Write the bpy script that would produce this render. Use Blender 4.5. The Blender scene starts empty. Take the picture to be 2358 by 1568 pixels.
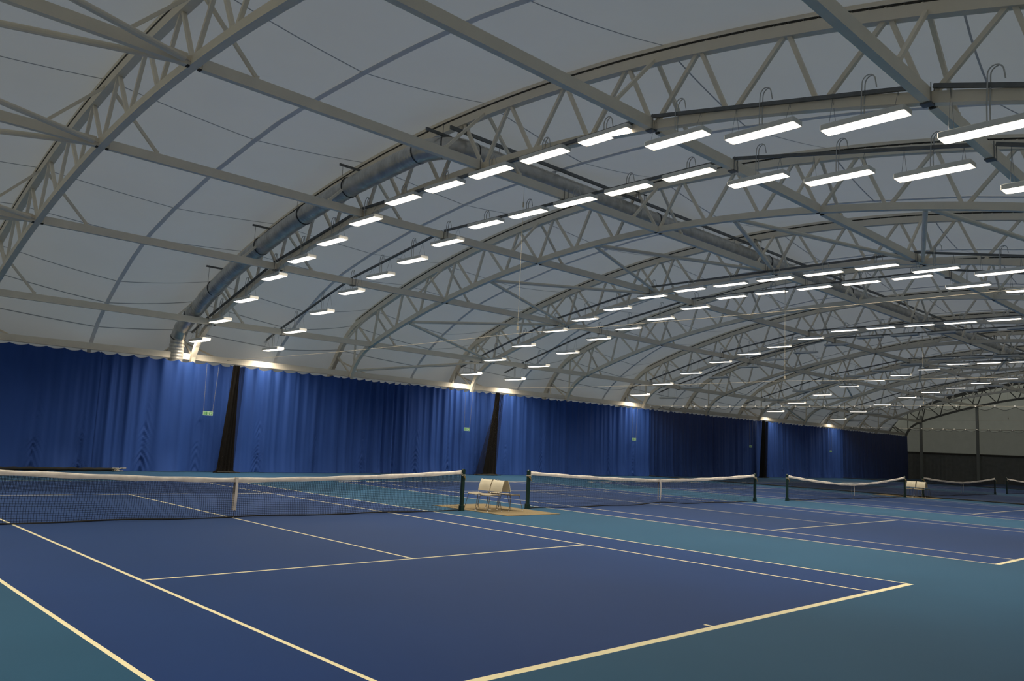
import bpy, math, random
import numpy as np
from mathutils import Vector, Matrix

random.seed(7)
C = bpy.context.scene.collection
sc = bpy.context.scene
PI = math.pi

# ------------------------------------------------------------------ materials
def mat(name, col, rough=0.5, metal=0.0, spec=0.5, noise=0.0, nscale=4.0, bump=0.0, bscale=20.0,
        transl=0.0, emit=None, estr=0.0, stretch=None, alpha=None):
    m = bpy.data.materials.new(name); m.use_nodes = True
    nt = m.node_tree; N = nt.nodes; L = nt.links
    b = N['Principled BSDF']; out = N['Material Output']
    b.inputs['Roughness'].default_value = rough
    b.inputs['Metallic'].default_value = metal
    b.inputs['Specular IOR Level'].default_value = spec
    b.inputs['Base Color'].default_value = (*col, 1)
    tc = N.new('ShaderNodeTexCoord')
    mp = N.new('ShaderNodeMapping'); L.new(tc.outputs['Object'], mp.inputs[0])
    if stretch: mp.inputs['Scale'].default_value = stretch
    nz = N.new('ShaderNodeTexNoise'); nz.inputs['Scale'].default_value = nscale
    nz.inputs['Detail'].default_value = 3
    L.new(mp.outputs[0], nz.inputs['Vector'])
    cr = N.new('ShaderNodeValToRGB')
    k = noise if noise else 0.03
    cr.color_ramp.elements[0].position = 0.3; cr.color_ramp.elements[1].position = 0.7
    cr.color_ramp.elements[0].color = (*[c * (1 - k) for c in col], 1)
    cr.color_ramp.elements[1].color = (*[min(1, c * (1 + k)) for c in col], 1)
    L.new(nz.outputs['Fac'], cr.inputs[0]); L.new(cr.outputs[0], b.inputs['Base Color'])
    if bump:
        n2 = N.new('ShaderNodeTexNoise'); n2.inputs['Scale'].default_value = bscale
        L.new(mp.outputs[0], n2.inputs['Vector'])
        bp = N.new('ShaderNodeBump'); bp.inputs['Strength'].default_value = bump
        bp.inputs['Distance'].default_value = 0.02
        L.new(n2.outputs['Fac'], bp.inputs['Height']); L.new(bp.outputs[0], b.inputs['Normal'])
    if emit:
        b.inputs['Emission Color'].default_value = (*emit, 1)
        b.inputs['Emission Strength'].default_value = estr
    if transl:
        t = N.new('ShaderNodeBsdfTranslucent'); t.inputs[0].default_value = (*col, 1)
        mx = N.new('ShaderNodeMixShader'); mx.inputs[0].default_value = transl
        L.new(b.outputs[0], mx.inputs[1]); L.new(t.outputs[0], mx.inputs[2]); L.new(mx.outputs[0], out.inputs[0])
    if alpha is not None:
        t = N.new('ShaderNodeBsdfTransparent')
        mx = N.new('ShaderNodeMixShader'); mx.inputs[0].default_value = alpha
        L.new(t.outputs[0], mx.inputs[1]); L.new(b.outputs[0], mx.inputs[2]); L.new(mx.outputs[0], out.inputs[0])
    return m

M = {}
M['steel'] = mat('painted_steel', (0.80, 0.715, 0.575), 0.45, 0, 0.35, 0.04, 2)
M['fabric'] = mat('roof_membrane', (0.74, 0.75, 0.74), 0.6, 0, 0.2, 0.05, 0.35, transl=0.30)
M['seam'] = mat('membrane_seam', (0.38, 0.39, 0.40), 0.7, 0, 0.1, 0.05, 3, transl=0.12)
M['rib'] = mat('membrane_rib', (0.82, 0.82, 0.83), 0.7, 0, 0.1, 0.05, 3, transl=0.5)
M['dark'] = mat('dark_gap', (0.05, 0.045, 0.035), 0.7, 0, 0.2)
M['galv'] = mat('galvanised_channel', (0.16, 0.165, 0.165), 0.45, 0.6, 0.5, 0.15, 6)
M['duct'] = mat('galvanised_duct', (0.52, 0.50, 0.46), 0.30, 0.55, 0.5, 0.18, 3, bump=0.15, bscale=9)
M['band'] = mat('duct_strap', (0.06, 0.06, 0.06), 0.5, 0.4, 0.4)
M['wire'] = mat('steel_wire', (0.22, 0.22, 0.22), 0.5, 0.5, 0.4)
M['flex'] = mat('grey_flex', (0.55, 0.54, 0.51), 0.6, 0, 0.3)
M['housing'] = mat('lamp_housing', (0.82, 0.80, 0.74), 0.45, 0, 0.4)
M['court'] = mat('court_blue', (0.010, 0.032, 0.125), 0.62, 0, 0.05, 0.06, 0.5, bump=0.05, bscale=160)
M['teal'] = mat('court_teal', (0.019, 0.072, 0.130), 0.62, 0, 0.05, 0.07, 0.4, bump=0.05, bscale=160)
M['line'] = mat('court_line', (0.84, 0.75, 0.46), 0.62, 0, 0.05, 0.04, 3)
M['curtain'] = mat('blue_curtain', (0.024, 0.061, 0.225), 0.6, 0, 0.08, 0.08, 1.2, bump=0.12, bscale=14, stretch=(1, 1, 0.25))
M['netdark'] = mat('black_netting', (0.014, 0.012, 0.010), 0.9, 0, 0.03, 0.15, 12, stretch=(1, 1, 0.1))
M['netsheer'] = mat('sheer_black_netting', (0.014, 0.013, 0.012), 0.9, 0, 0.03, alpha=0.6)
M['nethaze'] = mat('drawn_dark_netting', (0.012, 0.012, 0.011), 0.95, 0, 0.0, alpha=0.30)
M['nethem'] = mat('netting_hem', (0.03, 0.03, 0.028), 0.9, 0, 0.1)
M['strand'] = mat('net_strand', (0.012, 0.014, 0.02), 0.8, 0, 0.2)
M['tape'] = mat('net_tape', (0.66, 0.60, 0.53), 0.7, 0, 0.2, 0.14, 5, bump=0.3, bscale=12)
M['green'] = mat('green_post', (0.006, 0.026, 0.017), 0.4, 0, 0.5, 0.1, 3)
M['cord'] = mat('pale_cord', (0.40, 0.36, 0.28), 0.7, 0, 0.2)
M['brass'] = mat('yellow_winder', (0.45, 0.30, 0.08), 0.4, 0.5, 0.5)
M['shell'] = mat('cream_chair_shell', (0.68, 0.61, 0.45), 0.4, 0, 0.45)
M['seatm'] = mat('beige_seat', (0.24, 0.205, 0.145), 0.6, 0, 0.3)
M['rod'] = mat('chrome_rod', (0.22, 0.21, 0.20), 0.3, 0.8, 0.5)
M['foot'] = mat('white_glide', (0.85, 0.83, 0.78), 0.5, 0, 0.3)
M['mat'] = mat('tan_carpet', (0.185, 0.145, 0.085), 0.95, 0, 0.05, 0.12, 30, bump=0.3, bscale=120)
M['signw'] = mat('sign_pale', (0.40, 0.55, 0.36), 0.5, 0, 0.3, emit=(0.6, 0.8, 0.5), estr=0.02)
M['signg'] = mat('sign_green', (0.04, 0.19, 0.06), 0.5, 0, 0.3, emit=(0.1, 0.5, 0.15), estr=0.01)
M['signl'] = mat('sign_light_green', (0.17, 0.36, 0.18), 0.5, 0, 0.3, emit=(0.3, 0.6, 0.3), estr=0.02)
M['chain'] = mat('sign_chain', (0.22, 0.22, 0.21), 0.5, 0.4, 0.4)
M['wallup'] = mat('end_wall_fabric', (0.70, 0.68, 0.55), 0.8, 0, 0.1, 0.08, 1.5, transl=0.4)
M['walllow'] = mat('end_wall_cladding', (0.32, 0.31, 0.27), 0.7, 0, 0.2, 0.1, 3)
M['walldark'] = mat('side_wall', (0.10, 0.11, 0.14), 0.9, 0, 0.1)
M['column'] = mat('wall_post_steel', (0.48, 0.47, 0.40), 0.6, 0, 0.3)
for k in ('court', 'teal', 'line'):
    b_ = M[k].node_tree.nodes['Principled BSDF']
    b_.inputs['Sheen Weight'].default_value = 0.62; b_.inputs['Sheen Roughness'].default_value = 0.26
    b_.inputs['Sheen Tint'].default_value = (0.48, 0.68, 1.0, 1)
M['steelbacklit'] = mat('steel_backlit_tone', (0.15, 0.145, 0.125), 0.6, 0, 0.2)  # darker copy of the painted steel, backlit shade of the end truss in its colour
LAMPCOL = (1.0, 0.89, 0.72)
LAMPSTR = 5.0
M['lit'] = mat('lamp_diffuser_lit', (0.9, 0.9, 0.9), 0.5, 0, 0.2, emit=LAMPCOL, estr=LAMPSTR)
M['unlit'] = mat('lamp_diffuser_unlit', (0.42, 0.43, 0.43), 0.4, 0, 0.3)
for k in ('lit', 'signw', 'signg', 'signl'): M[k].cycles.emission_sampling = 'NONE'

# ------------------------------------------------------------------ mesh builder
class MB:
    def __init__(s): s.v = []; s.f = []; s.mi = []; s.cur = 0
    def add(s, vs, fs):
        o = len(s.v); s.v.extend(vs)
        for f in fs: s.f.append([o + i for i in f]); s.mi.append(s.cur)
    def box(s, a, b):
        x0, y0, z0 = a; x1, y1, z1 = b
        s.add([(x0,y0,z0),(x1,y0,z0),(x1,y1,z0),(x0,y1,z0),(x0,y0,z1),(x1,y0,z1),(x1,y1,z1),(x0,y1,z1)],
              [(0,3,2,1),(4,5,6,7),(0,1,5,4),(1,2,6,5),(2,3,7,6),(3,0,4,7)])
    def beam(s, p, q, w, h, up=(0, 0, 1)):
        p, q, up = Vector(p), Vector(q), Vector(up)
        d = (q - p).normalized()
        r = d.cross(up)
        if r.length < 1e-4: r = d.cross(Vector((1, 0, 0)))
        r.normalize(); u = r.cross(d)
        vs = []
        for c in (p, q):
            for a, b in ((-1,-1),(1,-1),(1,1),(-1,1)):
                vs.append(tuple(c + r * (a * w / 2) + u * (b * h / 2)))
        s.add(vs, [(0,1,2,3),(7,6,5,4),(0,4,5,1),(1,5,6,2),(2,6,7,3),(3,7,4,0)])
    def tube(s, pts, r, n=8, cap=True):
        pts = [Vector(p) for p in pts]; rr = r if hasattr(r, '__len__') else [r] * len(pts)
        prev = None; vs = []
        for i, p in enumerate(pts):
            d = (pts[min(i + 1, len(pts) - 1)] - pts[max(i - 1, 0)]).normalized()
            if prev is None:
                a = Vector((0, 0, 1)) if abs(d.z) < 0.9 else Vector((1, 0, 0))
                u = d.cross(a).normalized()
            else:
                u = (prev - d * prev.dot(d)).normalized()
            prev = u; w = d.cross(u)
            for k in range(n):
                t = 2 * PI * k / n
                vs.append(tuple(p + (u * math.cos(t) + w * math.sin(t)) * rr[i]))
        fs = []
        for i in range(len(pts) - 1):
            for k in range(n):
                k2 = (k + 1) % n
                fs.append((i*n+k, i*n+k2, (i+1)*n+k2, (i+1)*n+k))
        if cap:
            fs.append(tuple(range(n))[::-1]); fs.append(tuple((len(pts)-1)*n + k for k in range(n)))
        s.add(vs, fs)
    def sweep_yz(s, pts, w, h):          # rectangular section along a polyline in the y-z plane, x centred on 0
        n = len(pts); vs = []
        for i, (y, z) in enumerate(pts):
            a = pts[max(i-1, 0)]; b = pts[min(i+1, n-1)]
            d = Vector((b[0]-a[0], b[1]-a[1])).normalized(); nx = Vector((-d.y, d.x))
            for sx, sh in ((-1,-1),(1,-1),(1,1),(-1,1)):
                vs.append((sx*w/2, y + nx.x*sh*h/2, z + nx.y*sh*h/2))
        fs = []
        for i in range(n-1):
            for k in range(4):
                k2 = (k+1) % 4
                fs.append((i*4+k, i*4+k2, (i+1)*4+k2, (i+1)*4+k))
        fs += [(3,2,1,0), tuple((n-1)*4+k for k in range(4))]
        s.add(vs, fs)
    def grid(s, rows):                   # list of rows of points
        n = len(rows[0]); vs = [tuple(p) for r in rows for p in r]
        fs = [(i*n+j, i*n+j+1, (i+1)*n+j+1, (i+1)*n+j) for i in range(len(rows)-1) for j in range(n-1)]
        s.add(vs, fs)
    def build(s, name, mats, parent=None, smooth=False, loc=None):
        me = bpy.data.meshes.new(name)
        me.from_pydata(s.v, [], s.f)
        if not isinstance(mats, (list, tuple)): mats = [mats]
        for m in mats: me.materials.append(m)
        if len(mats) > 1: me.polygons.foreach_set('material_index', s.mi)
        if smooth: me.polygons.foreach_set('use_smooth', [True] * len(me.polygons))
        me.update()
        o = bpy.data.objects.new(name, me); C.objects.link(o)
        if parent: o.parent = parent
        if loc: o.location = loc
        return o

def tag(o, label, cat, group=None, kind=None):
    o['label'] = label; o['category'] = cat
    if group: o['group'] = group
    if kind: o['kind'] = kind
    return o
def thing(name, label, cat, loc=(0, 0, 0), group=None, rz=0):
    o = bpy.data.objects.new(name, None); C.objects.link(o); o.empty_display_size = 0.2
    o.location = loc; o.rotation_euler = (0, 0, rz)
    return tag(o, label, cat, group)
def struct(o):
    o['kind'] = 'structure'; return o
def dup(root, loc, label, group=None, rz=None, parent=None, override=None):
    r = root.copy(); C.objects.link(r); r.location = loc
    if rz is not None: r.rotation_euler = (0, 0, rz)
    r['label'] = label
    if group: r['group'] = group
    for ch in list(root.children):
        c = ch.copy(); C.objects.link(c); c.parent = r
        for g in list(ch.children):
            d = g.copy(); C.objects.link(d); d.parent = c
    return r
ORD = ['first','second','third','fourth','fifth','sixth','seventh','eighth','ninth','tenth','eleventh','twelfth',
       'thirteenth','fourteenth','fifteenth','sixteenth','seventeenth','eighteenth']

# ------------------------------------------------------------------ layout numbers (metres; x along the hall, y across)
YC = -0.55
TX0, TS = 6.07, 8.05
TX = [TX0 + TS * k for k in range(-2, 11)]            # truss planes; TX[0] = near gable, TX[12] = far gable
COURT = [0.0, 15.30, 30.74, 46.12, 61.52, 76.95]
GAP = [7.65 + 15.4 * k for k in range(5)]
def arc(s, apex, R): return apex - (R - math.sqrt(R*R - s*s))
def zb(s): return arc(abs(s), 9.36, 49.6)
def zt(s): return arc(abs(s), 10.92, 51.0)
BKNEE = [(17.65,6.05),(18.05,5.76),(18.4,5.38),(18.65,4.95),(18.82,4.45),(18.93,3.8),(18.98,3.0),(19.0,0.0)]
TKNEE = [(18.9,7.2),(19.3,6.88),(19.7,6.45),(20.1,5.95),(20.5,5.35),(20.8,4.7),(20.95,4.0),(21.0,0.0)]
half_b = [(s, zb(s)) for s in np.linspace(0, 17.2, 36)] + BKNEE
half_t = [(s, zt(s)) for s in np.linspace(0, 18.5, 38)] + TKNEE
def mirror(h): return [(YC - s, z) for s, z in h[::-1]] + [(YC + s, z) for s, z in h[1:]]
BN = [0, 1.92, 3.84, 5.75, 7.68, 9.6, 11.5, 13.33, 15.17, 17.05]
TN = [0.96, 2.98, 4.95, 6.9, 8.9, 10.83, 12.75, 14.62, 16.55, 18.45]
PURLIN_S = [0, 5.75, 11.5, 17.05]

# ------------------------------------------------------------------ floor with painted courts
def build_floor():
    X0, X1, Y0, Y1 = -10.3, 87.2, -21.2, 21.2
    lw, bw = 0.05, 0.10
    xs = {X0, X1}
    for c in COURT:
        for v in (-5.485, -5.485+lw, -4.115-lw/2, -4.115+lw/2, -lw/2, lw/2, 4.115-lw/2, 4.115+lw/2, 5.485-lw, 5.485): xs.add(c+v)
    ys = sorted({Y0, Y1, -11.885, -11.885+bw, -11.885+bw+0.1, -6.4-lw/2, -6.4+lw/2, 6.4-lw/2, 6.4+lw/2, 11.885-bw-0.1, 11.885-bw, 11.885})
    xs = sorted(xs)
    b = MB()
    nx = len(xs)
    vs = [(x, y, 0) for y in ys for x in xs]
    b.v = vs
    for j in range(len(ys)-1):
        for i in range(nx-1):
            cx, cy = (xs[i]+xs[i+1])/2, (ys[j]+ys[j+1])/2
            m = 1
            for c in COURT:
                x = cx - c
                if abs(x) < 5.485 and abs(cy) < 11.885:
                    m = 0; ax, ay = abs(x), abs(cy)
                    if ay > 11.885-bw or ax > 5.485-lw or abs(ax-4.115) < lw/2: m = 2
                    elif abs(ay-6.4) < lw/2 and ax < 4.115: m = 2
                    elif ax < lw/2 and (ay < 6.4 or ay > 11.885-bw-0.1): m = 2
            b.f.append([j*nx+i, j*nx+i+1, (j+1)*nx+i+1, (j+1)*nx+i]); b.mi.append(m)
    struct(b.build('floor', [M['court'], M['teal'], M['line']]))
build_floor()

# ------------------------------------------------------------------ roof membrane, its ribs, gables and side walls
tr_prof_raw = [(s, zt(s)+0.27) for s in np.linspace(0, 18.5, 60)] + [(18.98,7.34),(19.42,6.99),(19.84,6.55),(20.25,6.04),(20.66,5.42),(20.97,4.74),(21.12,4.0),(21.15,2.5)]
mid_prof_raw = [(0,10.62),(2,10.59),(4.2,10.49),(5.75,10.31),(8.5,9.92),(11.4,9.33),(13.7,8.72),(15.2,8.05),(16.5,7.33),(17.5,6.68),(18.4,5.95),(19.0,5.25),(19.35,4.5),(19.6,3.4),(19.7,2.5)]
def resample(prof, knots_s, nseg):
    P = np.array(prof); s, z = P[:,0], P[:,1]
    out = []
    for a, b, n in zip(knots_s[:-1], knots_s[1:], nseg):
        for k in range(n): 
            t = a + (b-a)*k/n; out.append((t, float(np.interp(t, s, z))))
    out.append((knots_s[-1], float(np.interp(knots_s[-1], s, z))))
    return out
nseg = [12, 12, 6, 8, 6, 6, 8, 4]
tr_p = resample(tr_prof_raw, [0, 6.0, 12.0, 14.6, 17.4, 18.9, 20.1, 21.13, 21.15], nseg)
mi_p = resample(mid_prof_raw, [0, 5.66, 11.44, 13.9, 16.5, 17.6, 18.6, 19.6, 19.7], nseg)
seam_idx = [0, 12, 24, 30, 38, 44, 50]
def build_ceiling():
    b = MB()
    T = np.array(mirror(tr_p)); Q = np.array(mirror(mi_p)); n = len(T); h = len(tr_p)-1
    seams = sorted({h+i for i in seam_idx} | {h-i for i in seam_idx})
    # thin seam strips: split every seam row into two rows 3 cm apart
    def expand(P):
        rows = []; fl = []
        for i in range(n):
            if i in seams:
                d = P[min(i+1, n-1)] - P[i-1]; d = d/np.linalg.norm(d)*0.022
                rows += [P[i]-d, P[i]+d]; fl += [1, 0]
            else: rows.append(P[i]); fl.append(0)
        return np.array(rows), fl
    T2, fl = expand(T); Q2, _ = expand(Q)
    cols = []
    K = 12
    for bay in range(len(TX)-1):
        for k in range(K + (1 if bay == len(TX)-2 else 0)):
            t = k/K; d = abs(2*t-1); w = 0.62*(1-d) + 0.38*(1-d*d)
            x = TX[bay] + TS*t
            cols.append([(x, *(T2[i]*(1-w)+Q2[i]*w)) for i in range(len(T2))])
    m = len(T2)
    b.v = [p for c in cols for p in c]
    for i in range(len(cols)-1):
        for j in range(m-1):
            b.f.append([i*m+j, (i+1)*m+j, (i+1)*m+j+1, i*m+j+1]); b.mi.append(fl[j])
    struct(b.build('ceiling', [M['fabric'], M['seam']], smooth=True))
build_ceiling()

mp = mirror(mi_p)
rb = MB()
rb.sweep_yz([(y, z-0.022) for y, z in mp[2:-2]], 0.15, 0.012)
rib0 = None
for i in range(len(TX)-1):
    x = TX[i] + TS/2
    if rib0 is None: rib0 = struct(rb.build('trim_1', M['rib'], loc=(x, 0, 0)))
    else:
        r_ = rib0.copy(); r_.name = f'trim_{i+1}'; r_.location = (x, 0, 0); C.objects.link(r_)

def build_gable(name, x, sgn):
    b = MB()
    prof = np.array(mirror(tr_p)); ylist = np.linspace(-21.6, 20.5, 120)
    base = 2.95
    b.cur = 0
    rows = [[(x, y, base) for y in ylist], [(x, y, max(base+0.02, float(np.interp(y, prof[:,0], prof[:,1])))) for y in ylist]]
    b.grid(rows)
    b.cur = 2                                        # dim band over the cladding
    b.box((x-0.10 if sgn > 0 else x, -21.6, 2.80), (x if sgn > 0 else x+0.10, 20.5, 3.0))
    b.cur = 1                                        # ribbed cladding
    ys = np.arange(-21.6, 20.5, 0.1)
    r0, r1 = [], []
    for i, y in enumerate(ys):
        dx = -sgn*(0.03 if (i//2) % 2 else 0.0)
        r0.append((x+dx, y, 0)); r1.append((x+dx, y, 2.82))
    b.grid([r0, r1])
    struct(b.build(name, [M['wallup'], M['walllow'], M['dark']]))
build_gable('wall_right', 87.0, 1)
build_gable('wall_left', -10.25, -1)
for nm, y in (('wall_back', 20.55), ('wall_front', -21.65)):
    b = MB(); b.grid([[(-10.3, y, 0), (87.1, y, 0)], [(-10.3, y, 2.6), (87.1, y, 2.6)]])
    struct(b.build(nm, M['walldark']))

# posts and rail on the far gable
for i, (y, zt_) in enumerate([(16.62, 7.0), (10.98, 8.35), (5.35, 9.1)]):
    b = MB()
    b.box((-0.10, -0.16, 0), (0.10, 0.16, 0.03)); b.box((-0.09, -0.13, 0), (-0.07, 0.13, zt_)); b.box((0.07, -0.13, 0), (0.09, 0.13, zt_)); b.box((-0.07, -0.02, 0), (0.07, 0.02, zt_))
    tag(b.build('gable_post', M['column'], loc=(86.72, y, 0)), f'grey steel post against the far end wall, {ORD[i]} from the blue curtain', 'post', 'posts of the far end wall')
b = MB(); b.beam((0, 17.4, 5.55), (0, -19, 5.55), 0.06, 0.08)
o = b.build('wall_rail', M['column'], loc=(86.62, 0, 0)); tag(o, 'thin dark rail running level across the pale far end wall', 'rail')

# ------------------------------------------------------------------ roof trusses
def build_truss():
    root = thing('roof_truss', '', 'roof truss', (TX[0], 0, 0), 'curved lattice roof trusses')
    b = MB(); b.sweep_yz(mirror(half_t), 0.20, 0.24); b.build('top_chord', M['steel'], root)
    b = MB(); b.sweep_yz(mirror([(s, z) for s, z in half_t[:38]]), 0.0, 0.0)
    b = MB()                                        # broken dark line of the fabric track
    hp = [(s, zt(s)+0.135) for s in np.arange(0, 18.4, 0.31)]
    for side in (-1, 1):
        for i in range(len(hp)-1):
            (s0, z0), (s1, z1) = hp[i], hp[i+1]
            s1b = s0+(s1-s0)*0.86; z1b = z0+(z1-z0)*0.86
            b.beam((0, YC+side*s0, z0), (0, YC+side*s1b, z1b), 0.215, 0.04)
    b.build('fabric_track', M['dark'], root)
    b = MB(); b.sweep_yz(mirror([(s, zt(s)+0.215) for s in np.linspace(0, 18.5, 40)]), 0.23, 0.11); b.build('fabric_clamp', M['steel'], root)
    b = MB(); b.sweep_yz(mirror(half_b), 0.18, 0.20); b.build('bottom_chord', M['steel'], root)
    for side in (-1, 1):
        segs = []
        for i, st in enumerate(TN):
            segs.append((st-0.06, BN[i]+0.08)); 
            if i+1 < len(BN): segs.append((st+0.06, BN[i+1]-0.08))
        for st, sb in segs:
            b = MB()
            b.beam((0, YC+side*st, zt(st)-0.10), (0, YC+side*sb, zb(sb)+0.08), 0.085, 0.085, (1, 0, 0))
            b.build('web_strut', M['steel'], root)
        b = MB(); b.beam((0, YC+side*18.5, zt(18.5)-0.12), (0, YC+side*18.5, 5.25), 0.075, 0.075, (1, 0, 0)); b.build('web_strut', M['steel'], root)
        b = MB(); b.beam((0, YC+side*20.1, 5.9), (0, YC+side*18.75, 4.9), 0.075, 0.075, (1, 0, 0)); b.build('web_strut', M['steel'], root)
    for sy in [-17.05, -11.5, -5.75, 0, 5.75, 11.5, 17.05]:
        for dx in (-1, 1):
            b = MB(); y = YC + sy
            b.beam((dx*1.36, y, zb(sy)+0.16), (dx*0.08, y, zt(sy)-0.06), 0.075, 0.075, (0, 1, 0))
            b.box((dx*1.36-0.05, y-0.05, zb(sy)+0.10), (dx*1.36+0.05, y+0.05, zb(sy)+0.20))
            b.build('knee_brace', M['steel'], root)
    for dx in (-1, 1):
        b = MB(); b.beam((dx*0.05, YC+20.2, 5.72), (dx*1.2, YC+18.95, 5.0), 0.075, 0.075); b.build('eave_brace', M['steel'], root)
    return root
truss0 = build_truss()
tl = ['tall pale lattice truss standing at the near gable beside the camera',
      'pale lattice truss cutting across the upper left corner of the view',
      'pale lattice truss carrying the round metal duct down to the curtain']
truss0['label'] = tl[0]
for i in range(1, len(TX)):
    lab = tl[i] if i < 3 else (f'pale lattice truss, {ORD[i-3]} one beyond the truss that carries the duct' if i < 12 else 'dark backlit lattice truss standing flat against the far end wall')
    r_ = dup(truss0, (TX[i], 0, 0), lab)
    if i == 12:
        for ch in r_.children: ch.material_slots[0].link = 'OBJECT'; ch.material_slots[0].material = M['steelbacklit']  # far truss gets the steel with backlit shade put into the colour

# ------------------------------------------------------------------ purlins, eave beams and wind braces, one per bay
def build_purlin():
    root = thing('roof_purlin', '', 'purlin', (0, 0, 0), 'straight purlins between the trusses')
    b = MB(); b.box((0.16, -0.075, -0.125), (TS-0.16, 0.075, 0.125)); b.build('beam', M['steel'], root)
    for x0, x1 in ((0.09, 0.16), (TS-0.16, TS-0.09)):
        b = MB(); b.box((x0, -0.055, -0.10), (x1, 0.055, 0.10)); b.build('end_cleat', M['steel'], root)
    for x in (0.125, TS-0.125):
        b = MB()
        b.box((x-0.03, -0.045, -0.135), (x+0.03, 0.045, -0.10)); b.build('bolted_plate', M['dark'], root)
    return root
PN = {17.05: 'lowest pale purlin above the curtain', 11.5: 'second pale purlin above the curtain', 5.75: 'third pale purlin above the curtain',
      0: 'pale ridge purlin below the duct', -5.75: 'first pale purlin past the ridge', -11.5: 'second pale purlin past the ridge', -17.05: 'lowest purlin on the camera side'}
CAMLOC = Vector((-7.89204, -16.74363, 1.86759)); CYAW, CPITCH, CROLL = 0.75856, 0.12664, 0.04738
def in_view(p, m=0.02):
    f = Vector((math.sin(CYAW)*math.cos(CPITCH), math.cos(CYAW)*math.cos(CPITCH), math.sin(CPITCH)))
    r = Vector((math.cos(CYAW), -math.sin(CYAW), 0)); u = r.cross(f)
    r2 = r*math.cos(CROLL) + u*math.sin(CROLL); u2 = -r*math.sin(CROLL) + u*math.cos(CROLL)
    d = Vector(p) - CAMLOC; w = d.dot(f)
    if w < 0.1: return False
    return abs(d.dot(r2)/w)*1850.96 < 1179*(1+m) and abs(d.dot(u2)/w)*1850.96 < 784*(1+m)
pur0 = None
for bay in range(len(TX)-1):
    for sy in (17.05, 11.5, 5.75, 0, -5.75, -11.5, -17.05):
        # purlins that never come into view are left out
        if not any(in_view((TX[bay]+TS*k/20, YC+sy, zb(sy))) for k in range(21)): continue
        loc = (TX[bay], YC+sy, zb(sy))
        lab = f'{PN[sy]}, in the {ORD[bay]} bay from the near gable'
        if pur0 is None: pur0 = build_purlin(); pur0.location = loc; pur0['label'] = lab
        else: dup(pur0, loc, lab)

b = MB(); b.box((0.11, -0.09, -0.13), (TS-0.11, 0.09, 0.13)); b.box((0.05, -0.06, -0.09), (TS-0.05, 0.06, 0.09))
eav0 = None
for bay in range(len(TX)-1):
    lab = f'cream eave beam above the blue curtain in the {ORD[bay]} bay from the near gable'
    loc = (TX[bay], 18.28, 4.93)
    if eav0 is None: eav0 = tag(b.build('eave_beam', M['steel'], loc=loc), lab, 'beam', 'eave beams over the curtains')
    else: dup(eav0, loc, lab)

def wind_brace(p, q, label):
    p, q = Vector(p), Vector(q); d = (q-p).normalized()
    p2, q2 = p + d*0.25, q - d*0.25
    root = thing('wind_brace', label, 'brace', tuple(p), 'tubular wind braces between the trusses')
    b = MB(); b.tube([p2-p, q2-p], 0.07, 10); b.build('brace_tube', M['steel'], root, smooth=False)
    for a, c in ((p + d*0.10, p2 + d*0.06), (q2 - d*0.06, q - d*0.10)):
        b = MB(); b.beam(a-p, c-p, 0.10, 0.02); b.build('end_plate', M['steel'], root)
def node(bay, s, end=0): return (TX[bay+end], YC+s, (zb(s) if abs(s) < 18 else 5.12) - 0.02)
side_name = {1: 'curtain side', -1: 'camera side'}
mids = [14.25, 8.64, 2.9, -2.9, -8.64]
nds = [17.05, 11.5, 5.75, 0, -5.75, -11.5]
def brace_bay(bay, fan_from_nodes_at, limit, nm):
    # V braces: mid points of one truss to purlin nodes of the other
    k = 0
    for m_ in mids:
        if m_ < limit: continue
        a = [n_ for n_ in nds if abs(n_-m_) < 3.3]
        for n_ in a:
            if fan_from_nodes_at == 1: p, q = node(bay, m_), node(bay, n_, 1)
            else: p, q = node(bay, n_), node(bay, m_, 1)
            wind_brace(p, q, f'{ORD[k]} pale diagonal brace up from the curtain in {nm}'); k += 1
    if fan_from_nodes_at == 1: p, q = node(bay, 18.6), node(bay, 17.05, 1)
    else: p, q = node(bay, 17.05), node(bay, 18.6, 1)
    wind_brace(p, q, f'pale diagonal brace reaching the eave beam in {nm}')
brace_bay(0, 1, -9, 'the bay nearest the camera')
brace_bay(3, 1, -9, 'the braced bay midway along the duct')
brace_bay(8, 0, 0, 'the far braced bay')

# ------------------------------------------------------------------ strip lights and their rails
RAIL = [(18.25, 5.98), (16.55, 6.56), (10.95, 8.20), (5.25, 9.20), (-6.25, 9.22), (-12.1, 8.18), (-17.5, 6.62)]
def zrail(y):
    P = sorted(RAIL); return float(np.interp(y, [p[0] for p in P], [p[1] for p in P]))
LAMP = [(17.3,5.56),(15.4,6.27),(13.2,6.93),(11.0,7.58),(9.0,8.0),(7.0,8.35),(5.0,8.73),(3.0,9.06),(1.0,9.07),(-1.0,9.07),(-3.0,9.06),(-5.0,9.06),(-7.0,8.48),(-9.0,8.13),(-11.0,7.81),(-13.0,7.16),(-15.2,6.45)]
ROWS = []      # x, lit, name
for gi, g in enumerate(GAP):
    ROWS += [(g-1.7, gi), (g+1.7, gi)]
ROWS.append((GAP[0]-15.4+1.7, -1))
LIT = {10: 1, 0: 1, 1: 1, 2: 1, 3: 1, 4: 1, 5: 0, 6: 0, 7: 1, 8: 1, 9: 0}
LIGHT = bpy.data.lights.new('light_source', 'AREA')
LIGHT.shape = 'RECTANGLE'; LIGHT.size = 0.30; LIGHT.size_y = 1.42
LIGHT.color = LAMPCOL; LIGHT.energy = 75.0; LIGHT.spread = math.radians(138)
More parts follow.
